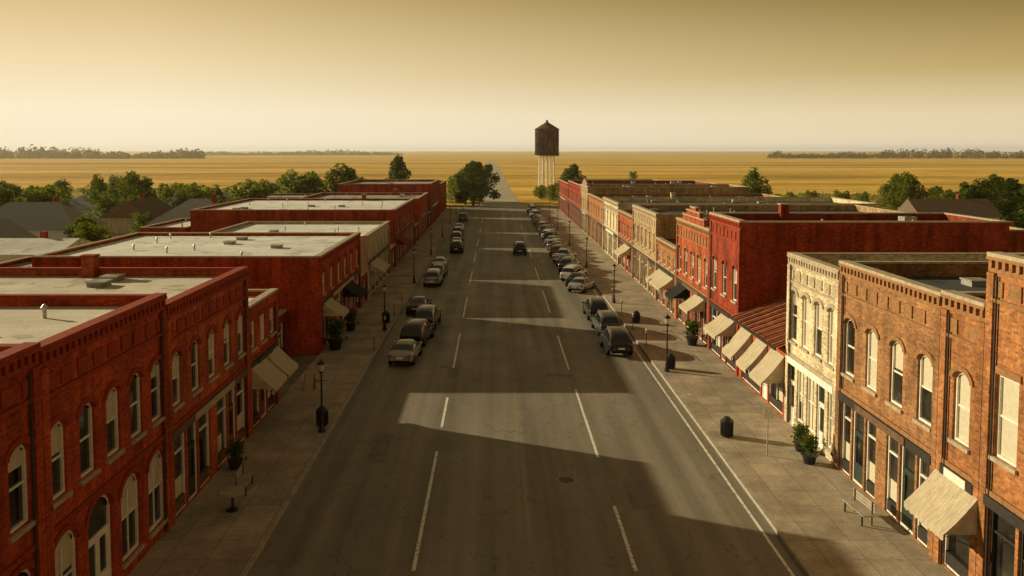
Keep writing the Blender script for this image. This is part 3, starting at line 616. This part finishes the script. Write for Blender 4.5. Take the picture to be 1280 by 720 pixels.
# ---------------------------------------------------------------- cars
def car_meshes(kind):
    if kind=='sedan':
        S=[(-2.32,.70,.42,.72,.76,.60),(-2.22,.84,.30,.93,.97,.70),(-1.7,.89,.25,.98,1.02,.68),(-1.02,.91,.24,.97,1.38,.58),(-.2,.92,.24,.95,1.45,.60),(.45,.92,.24,.94,1.40,.58),(1.22,.91,.24,.92,.98,.68),(2.0,.86,.26,.80,.85,.66),(2.28,.78,.32,.62,.68,.6),(2.36,.68,.42,.55,.58,.5)]
        gl=(2,6); L=(-1.42,1.42)
    elif kind=='suv':
        S=[(-2.35,.78,.5,.85,.9,.66),(-2.27,.88,.4,1.05,1.15,.72),(-2.05,.93,.35,1.1,1.68,.66),(-1.0,.95,.33,1.1,1.78,.68),(0,.95,.33,1.08,1.78,.68),(.5,.95,.33,1.07,1.72,.66),(1.2,.93,.33,1.06,1.12,.74),(2.05,.89,.35,.98,1.04,.72),(2.3,.82,.4,.75,.85,.65),(2.38,.72,.5,.65,.7,.55)]
        gl=(1,6); L=(-1.4,1.42)
    else:
        S=[(-2.75,.86,.5,.95,1.0,.84),(-2.7,.92,.42,1.05,1.08,.86),(-1.0,.94,.4,1.06,1.09,.86),(-.85,.95,.38,1.08,1.70,.66),(-.1,.95,.38,1.08,1.80,.68),(.6,.95,.38,1.07,1.74,.66),(1.3,.93,.38,1.06,1.14,.74),(2.3,.9,.4,1.02,1.08,.74),(2.6,.84,.42,.8,.9,.7),(2.7,.76,.5,.7,.74,.6)]
        gl=(2,6); L=(-1.7,1.7)
    vs=[];fs=[];mi=[]
    for (y,hw,zb,bt,rf,rh) in S:
        half=[(hw*.9,zb),(hw,zb+.12),(hw*1.01,(zb+bt)/2+.05),(hw*.97,bt),(rh,rf),(rh*.5,rf+.025)]
        ring=[(a,y,z) for a,z in half]+[(-a,y,z) for a,z in half[::-1]]
        vs+=ring
    n=12
    for i in range(len(S)-1):
        for j in range(n):
            k=(j+1)%n; fs.append((i*n+j,(i+1)*n+j,(i+1)*n+k,i*n+k))
            g=False
            if gl[0]<=i<gl[1]:
                if j in (3,7): g=True
                if i in (gl[0],gl[1]-1) and j in (4,5,6): g=True
            mi.append(1 if g else 0)
    fs.append(tuple(range(n))[::-1]); mi.append(0); fs.append(tuple(range((len(S)-1)*n,len(S)*n))); mi.append(0)
    me=bpy.data.meshes.new('body_'+kind); me.from_pydata(vs,[],fs); me.update()
    me.polygons.foreach_set('use_smooth',[True]*len(fs))
    return me,mi,S,L
def wheel(o,x,y,r=.33,w=.22):
    n=20
    def ring(xx,rr): return [(xx,y+rr*math.cos(2*math.pi*i/n),r+rr*math.sin(2*math.pi*i/n)) for i in range(n)]
    s=1 if x>0 else -1; xs=[(x-s*w,r*.9),(x-s*w*.9,r),(x-s*.03,r),(x,r*.93),(x,r*.68)]
    vs=[];fs=[]
    for xx,rr in xs: vs+=ring(xx,rr)
    for k in range(len(xs)-1): fs+=[(k*n+i,k*n+(i+1)%n,(k+1)*n+(i+1)%n,(k+1)*n+i) for i in range(n)]
    o.add('wheels','rubber',vs,fs)
    o.add('wheels','chrome',ring(x-s*.03,r*.69)+ring(x-s*.01,r*.2),[(i,(i+1)%n,n+(i+1)%n,n+i) for i in range(0,n)]+[tuple(range(n,2*n))])
    o.add('wheel_arches','rubber',[(x-s*.02,y+(r*1.2)*math.cos(math.pi*i/10),r+(r*1.2)*math.sin(math.pi*i/10)) for i in range(11)],[tuple(range(11))])
CARCACHE={}
def car(x,y,kind,paint,rot=0,name=None):
    key=(kind,paint)
    if key not in CARCACHE:
        me,mi,S,L=car_meshes(kind); me.materials.append(MATS[paint]); me.materials.append(MATS['car_glass']); me.polygons.foreach_set('material_index',mi)
        o=Obj(); hw=.90 if kind=='sedan' else .935; r=.33 if kind=='sedan' else .38
        for yy in L:
            for s in (1,-1): wheel(o,s*(hw+.02),yy,r)
        yb,yf=S[1][0],S[-2][0]; bt=S[1][3]
        for s in (1,-1):
            box(o,'tail_lights','tail_light',*sorted((s*.52,s*.80)),yb-.075,yb+.1,bt-.22,bt-.06)
            box(o,'headlights','head_light',*sorted((s*.45,s*.72)),yf-.12,yf+.035,S[-2][3]-.10,S[-2][3]+.03)
            box(o,'mirrors',paint,*sorted((s*(hw-.02),s*(hw+.17))),.85,1.0,S[5][3]+.0,S[5][3]+.14)
            for yy in (-.45,.5): box(o,'door_handles','chrome',*sorted((s*(hw+.005),s*(hw+.03))),yy-.09,yy+.09,S[4][3]-.12,S[4][3]-.09)
            if kind!='pickup' :
                a=S[4]; tube(o,'pillars',paint,(s*(a[1]*.97+.0),-.15,a[3]-.02),(s*(a[5]+.03),-.12,a[4]-.06),.035)
            if kind=='suv': tube(o,'roof_rails','chrome',(s*.6,-1.7,1.80),(s*.6,.3,1.79),.02)
        box(o,'bumper','rubber',-.72,.72,yb-.13,yb,.36,.5); box(o,'bumper','rubber',-.66,.66,yf,yf+.12,.34,.46)
        box(o,'number_plate','white_paint',-.24,.24,yb-.12,yb-.085,.62,.74)
        if kind=='pickup': box(o,'cargo_bed','rubber',-.72,.72,-2.5,-1.12,1.05,1.115)
        CARCACHE[key]=(me,[(p,o.mesh(p)) for p in o.parts])
    me,ps=CARCACHE[key]
    nm={'sedan':'parked_car','suv':'parked_suv','pickup':'pickup_truck'}[kind] if not name else name
    e=bpy.data.objects.new(nm,None); e.location=(x,y,.005); e.rotation_euler=(0,0,math.radians(rot)); COL.objects.link(e)
    b=bpy.data.objects.new('body',me); b.parent=e; COL.objects.link(b); md=b.modifiers.new('s','SUBSURF'); md.levels=2; md.render_levels=2
    for p_,mm in ps: q=bpy.data.objects.new(p_,mm); q.parent=e; COL.objects.link(q)
car(-6.5,57.3,'sedan','paint_silver',-4); car(-6.15,62.8,'suv','paint_black',-8); car(-5.9,68.6,'suv','paint_gray',-4); car(-7.2,74.6,'sedan','paint_black',-4)
for (x,y,k,p) in ((-7.0,90,'suv','paint_silver'),(-6.9,96,'sedan','paint_black'),(-7.2,102.5,'sedan','paint_white'),(-5.8,119,'suv','paint_black'),(-6.2,126,'sedan','paint_gray'),(-6.4,132,'suv','paint_black'),(-6.6,140,'suv','paint_black'),(-6.9,150,'sedan','paint_white'),(-7,172,'suv','paint_gray')): car(x,y,k,p,R.uniform(-4,3))
car(9.0,60,'suv','paint_black',2); car(9.1,66.2,'suv','paint_gray',3); car(9.0,72.2,'suv','paint_black',1)
cols=['paint_silver','paint_black','paint_white','paint_black','paint_gray','paint_black','paint_silver','paint_maroon','paint_black','paint_beige','paint_black']
y=86
i=0
while y<205:
    car(9.2+R.uniform(-.15,.15),y,R.choice(['sedan','suv','suv','pickup']),cols[i%len(cols)],R.uniform(-26,-18)); i+=1; y+=R.uniform(3.3,4.8)
car(3.45,117,'suv','paint_black',0,'moving_car')

# ---------------------------------------------------------------- street furniture
def lamp(x,y):
    o=Obj(); b=.15
    cyl(o,'base','iron_black',(0,0),.2,.16,b,b+.25,12); cyl(o,'base','iron_black',(0,0),.13,.09,b+.25,b+.8,12); cyl(o,'pole','iron_black',(0,0),.06,.045,b+.8,3.3,10)
    cyl(o,'collar','iron_black',(0,0),.1,.12,3.3,3.4,10); cyl(o,'lantern','blind',(0,0),.1,.2,3.4,3.78,10); cyl(o,'lantern_cap','iron_black',(0,0),.25,.05,3.78,3.98,10); cyl(o,'finial','iron_black',(0,0),.03,.0,3.98,4.12,8)
    tube(o,'crossbar','iron_black',(-.35,0,2.9),(.35,0,2.9),.02)
    o.finish('street_lamp',(x,y,0),keep=False)
for y in (41.9,66,90,114,138,162,186): lamp(-9.2,y)
for y in (53.6,78,102,126,150,174): lamp(11.5,y)
def bin_(x,y):
    o=Obj(); cyl(o,'can','iron_black',(0,0),.27,.31,.2,.95,14); cyl(o,'rim','iron_black',(0,0),.34,.34,.95,1.0,14); cyl(o,'lid','iron_black',(0,0),.33,.12,1.0,1.2,14); cyl(o,'foot','iron_black',(0,0),.2,.2,.15,.2,12)
    for i in range(14):
        a=2*math.pi*i/14; box(o,'slats','iron_black',math.cos(a)*.31-.02,math.cos(a)*.31+.02,math.sin(a)*.31-.02,math.sin(a)*.31+.02,.24,.93)
    o.finish('litter_bin',(x,y,0),keep=False)
bin_(12.0,41.2); bin_(-9.5,69); bin_(12.1,69); bin_(11.9,54.3); bin_(-9.4,42.9)
SH=[tree_mesh(21,1.3,1.2,'leaf_dark',500,.09,.03,.25),tree_mesh(22,1.0,1.3,'leaf_green',450,.08,.03,.2)]
def planter(x,y,k=0,s=1.0):
    o=Obj(); cyl(o,'pot','timber' if k else 'iron_black',(0,0),.3,.42,.15,.65,14); cyl(o,'pot_rim','iron_black',(0,0),.46,.46,.65,.7,14)
    e=o.finish('planter',(x,y,0),keep=False); ob=bpy.data.objects.new('shrub',SH[k]); ob.parent=e; ob.location=(0,0,.55); COL.objects.link(ob); e.scale=(s,s,s)
planter(14.9,37.6,0,.8); planter(15.1,39.2,0,.8); planter(-12.2,37,0,.8); planter(-12,59.6,0,1.3); planter(15,61,0,1.1); planter(-12,66,0)
def bench(x,y,rot):
    o=Obj()
    for i in range(4): box(o,'seat','concrete',-.8,.8,-.22+i*.115,-.13+i*.115,.58,.62)
    for i in range(3): box(o,'backrest','concrete',-.8,.8,.25,.28,.72+i*.13,.82+i*.13)
    for s in (-.65,.65):
        box(o,'leg','iron_black',s-.03,s+.03,-.2,-.15,.15,.58); box(o,'leg','iron_black',s-.03,s+.03,.22,.249,.15,1.1); box(o,'leg','iron_black',s-.028,s+.028,-.15,.22,.54,.578)
    e=o.finish('park_bench',(x,y,0),keep=False); e.rotation_euler=(0,0,math.radians(rot))
bench(-11.0,34.6,95); bench(14.6,31.8,-85)
def cafe_table(x,y):
    o=Obj(); cyl(o,'top','stone_trim',(0,0),.5,.5,.88,.93,20); cyl(o,'pedestal','iron_black',(0,0),.06,.05,.2,.88,10); cyl(o,'foot','iron_black',(0,0),.28,.2,.15,.2,12)
    o.finish('cafe_table',(x,y,0),keep=False)
cafe_table(-10.9,32.6)
def sandwich(x,y,rot):
    o=Obj()
    for s in (1,-1):
        o.add('panel','sign_face',[(-.3,s*.28,.15),(.3,s*.28,.15),(.3,s*.02,1.1),(-.3,s*.02,1.1)],[(0,1,2,3)])
        for q in (-.3,.3): tube(o,'frame','timber',(q,s*.28,.15),(q,s*.02,1.1),.025)
    e=o.finish('sandwich_board_sign',(x,y,0),keep=False); e.rotation_euler=(0,0,math.radians(rot))
sandwich(-11.6,49.5,0)
def meter(x,y):
    o=Obj(); cyl(o,'post','iron_black',(0,0),.03,.03,.15,1.15,8); box(o,'head','galvanised',-.07,.07,-.05,.05,1.15,1.42); cyl(o,'dome','galvanised',(0,0),.07,.02,1.42,1.5,8)
    o.finish('parking_meter',(x,y,0),keep=False)
for y in (58,64,70,76): meter(-9.1,y+1.5); meter(11.4,y+2.5)
def hsign(x,y):
    o=Obj(); cyl(o,'post','galvanised',(0,0),.035,.035,.15,2.6,8); box(o,'plate','white_paint',-.22,.22,-.05,-.036,2.0,2.6)
    o.finish('traffic_sign',(x,y,0),keep=False)
hsign(13.2,38.5)

# ---------------------------------------------------------------- light / sky
EL=17.5; AZ=24.0
sd=Vector((-math.cos(math.radians(AZ))*math.cos(math.radians(EL)),math.sin(math.radians(AZ))*math.cos(math.radians(EL)),math.sin(math.radians(EL))))
L=bpy.data.lights.new('sun','SUN'); L.energy=5; L.angle=math.radians(.6); L.color=(1,.86,.56)
lo=bpy.data.objects.new('sun',L); lo.rotation_euler=sd.to_track_quat('Z','Y').to_euler(); lo.location=(-60,60,60); COL.objects.link(lo)
w=bpy.data.worlds.new('World'); SC.world=w; w.use_nodes=True; nt=w.node_tree
bg=nt.nodes['Background']; tc=nn(nt,'ShaderNodeTexCoord').outputs['Generated']
sk=nn(nt,'ShaderNodeTexSky',sky_type='NISHITA'); sk.sun_disc=False; sk.sun_elevation=math.radians(EL); sk.sun_rotation=math.atan2(sd.x,sd.y); sk.dust_density=4; sk.air_density=1.2
s=nn(nt,'ShaderNodeSeparateXYZ'); nt.links.new(tc,s.inputs[0])
zl=math_(nt,'MULTIPLY',s.outputs['Z'],2.0)
A=ramp(nt,zl,[(0.0,(.97,.83,.58)),(.09,(.96,.84,.60)),(.2,(.86,.69,.41)),(.38,(.60,.43,.17)),(.7,(.24,.17,.065)),(1,(.14,.108,.058))])
B=ramp(nt,zl,[(0.0,(.84,.69,.47)),(.08,(.78,.63,.38)),(.18,(.50,.36,.13)),(.38,(.15,.088,.002)),(.7,(.10,.07,.025)),(1,(.14,.108,.058))])
fx=ramp(nt,math_(nt,'MULTIPLY_ADD',s.outputs['X'],1.0,.40),[(0,0.0),(1,1.0)])
g=mul(nt,A,B,fx,'MIX')
tint=mul(nt,sk.outputs[0],(.004,.003,.0014))
g2=mul(nt,g,tint,1.0,'ADD')
nt.links.new(g2,bg.inputs['Color']); bg.inputs['Strength'].default_value=1.0
hz=bpy.data.materials.new('haze'); hz.use_nodes=True; nt=hz.node_tree
for n_ in list(nt.nodes):
    if n_.type!='OUTPUT_MATERIAL': nt.nodes.remove(n_)
out=[n_ for n_ in nt.nodes if n_.type=='OUTPUT_MATERIAL'][0]
vs_=nn(nt,'ShaderNodeVolumeScatter'); vs_.inputs['Color'].default_value=(1,.88,.64,1); vs_.inputs['Density'].default_value=.00020; vs_.inputs['Anisotropy'].default_value=.25
nt.links.new(vs_.outputs[0],out.inputs['Volume'])
MATS['haze']=hz
o=Obj(); box(o,'haze_layer','haze',-2500,2500,90,4500,-.5,30); me=o.mesh('haze_layer'); COL.objects.link(bpy.data.objects.new('ground_haze',me))

# ---------------------------------------------------------------- camera
cd=bpy.data.cameras.new('camera'); cam=bpy.data.objects.new('camera',cd); COL.objects.link(cam); SC.camera=cam
cd.sensor_width=36; f=1010; cd.lens=36*f/1280; cd.clip_end=20000; cd.clip_start=.1
pitch=3.5; cam.location=(0,0,15); cam.rotation_euler=(math.radians(90-pitch),0,0)
cd.shift_y=-(172-f*math.tan(math.radians(pitch)))/1280; cd.shift_x=20/1280
SC.view_settings.view_transform='Standard'; SC.view_settings.look='None'; SC.view_settings.exposure=0
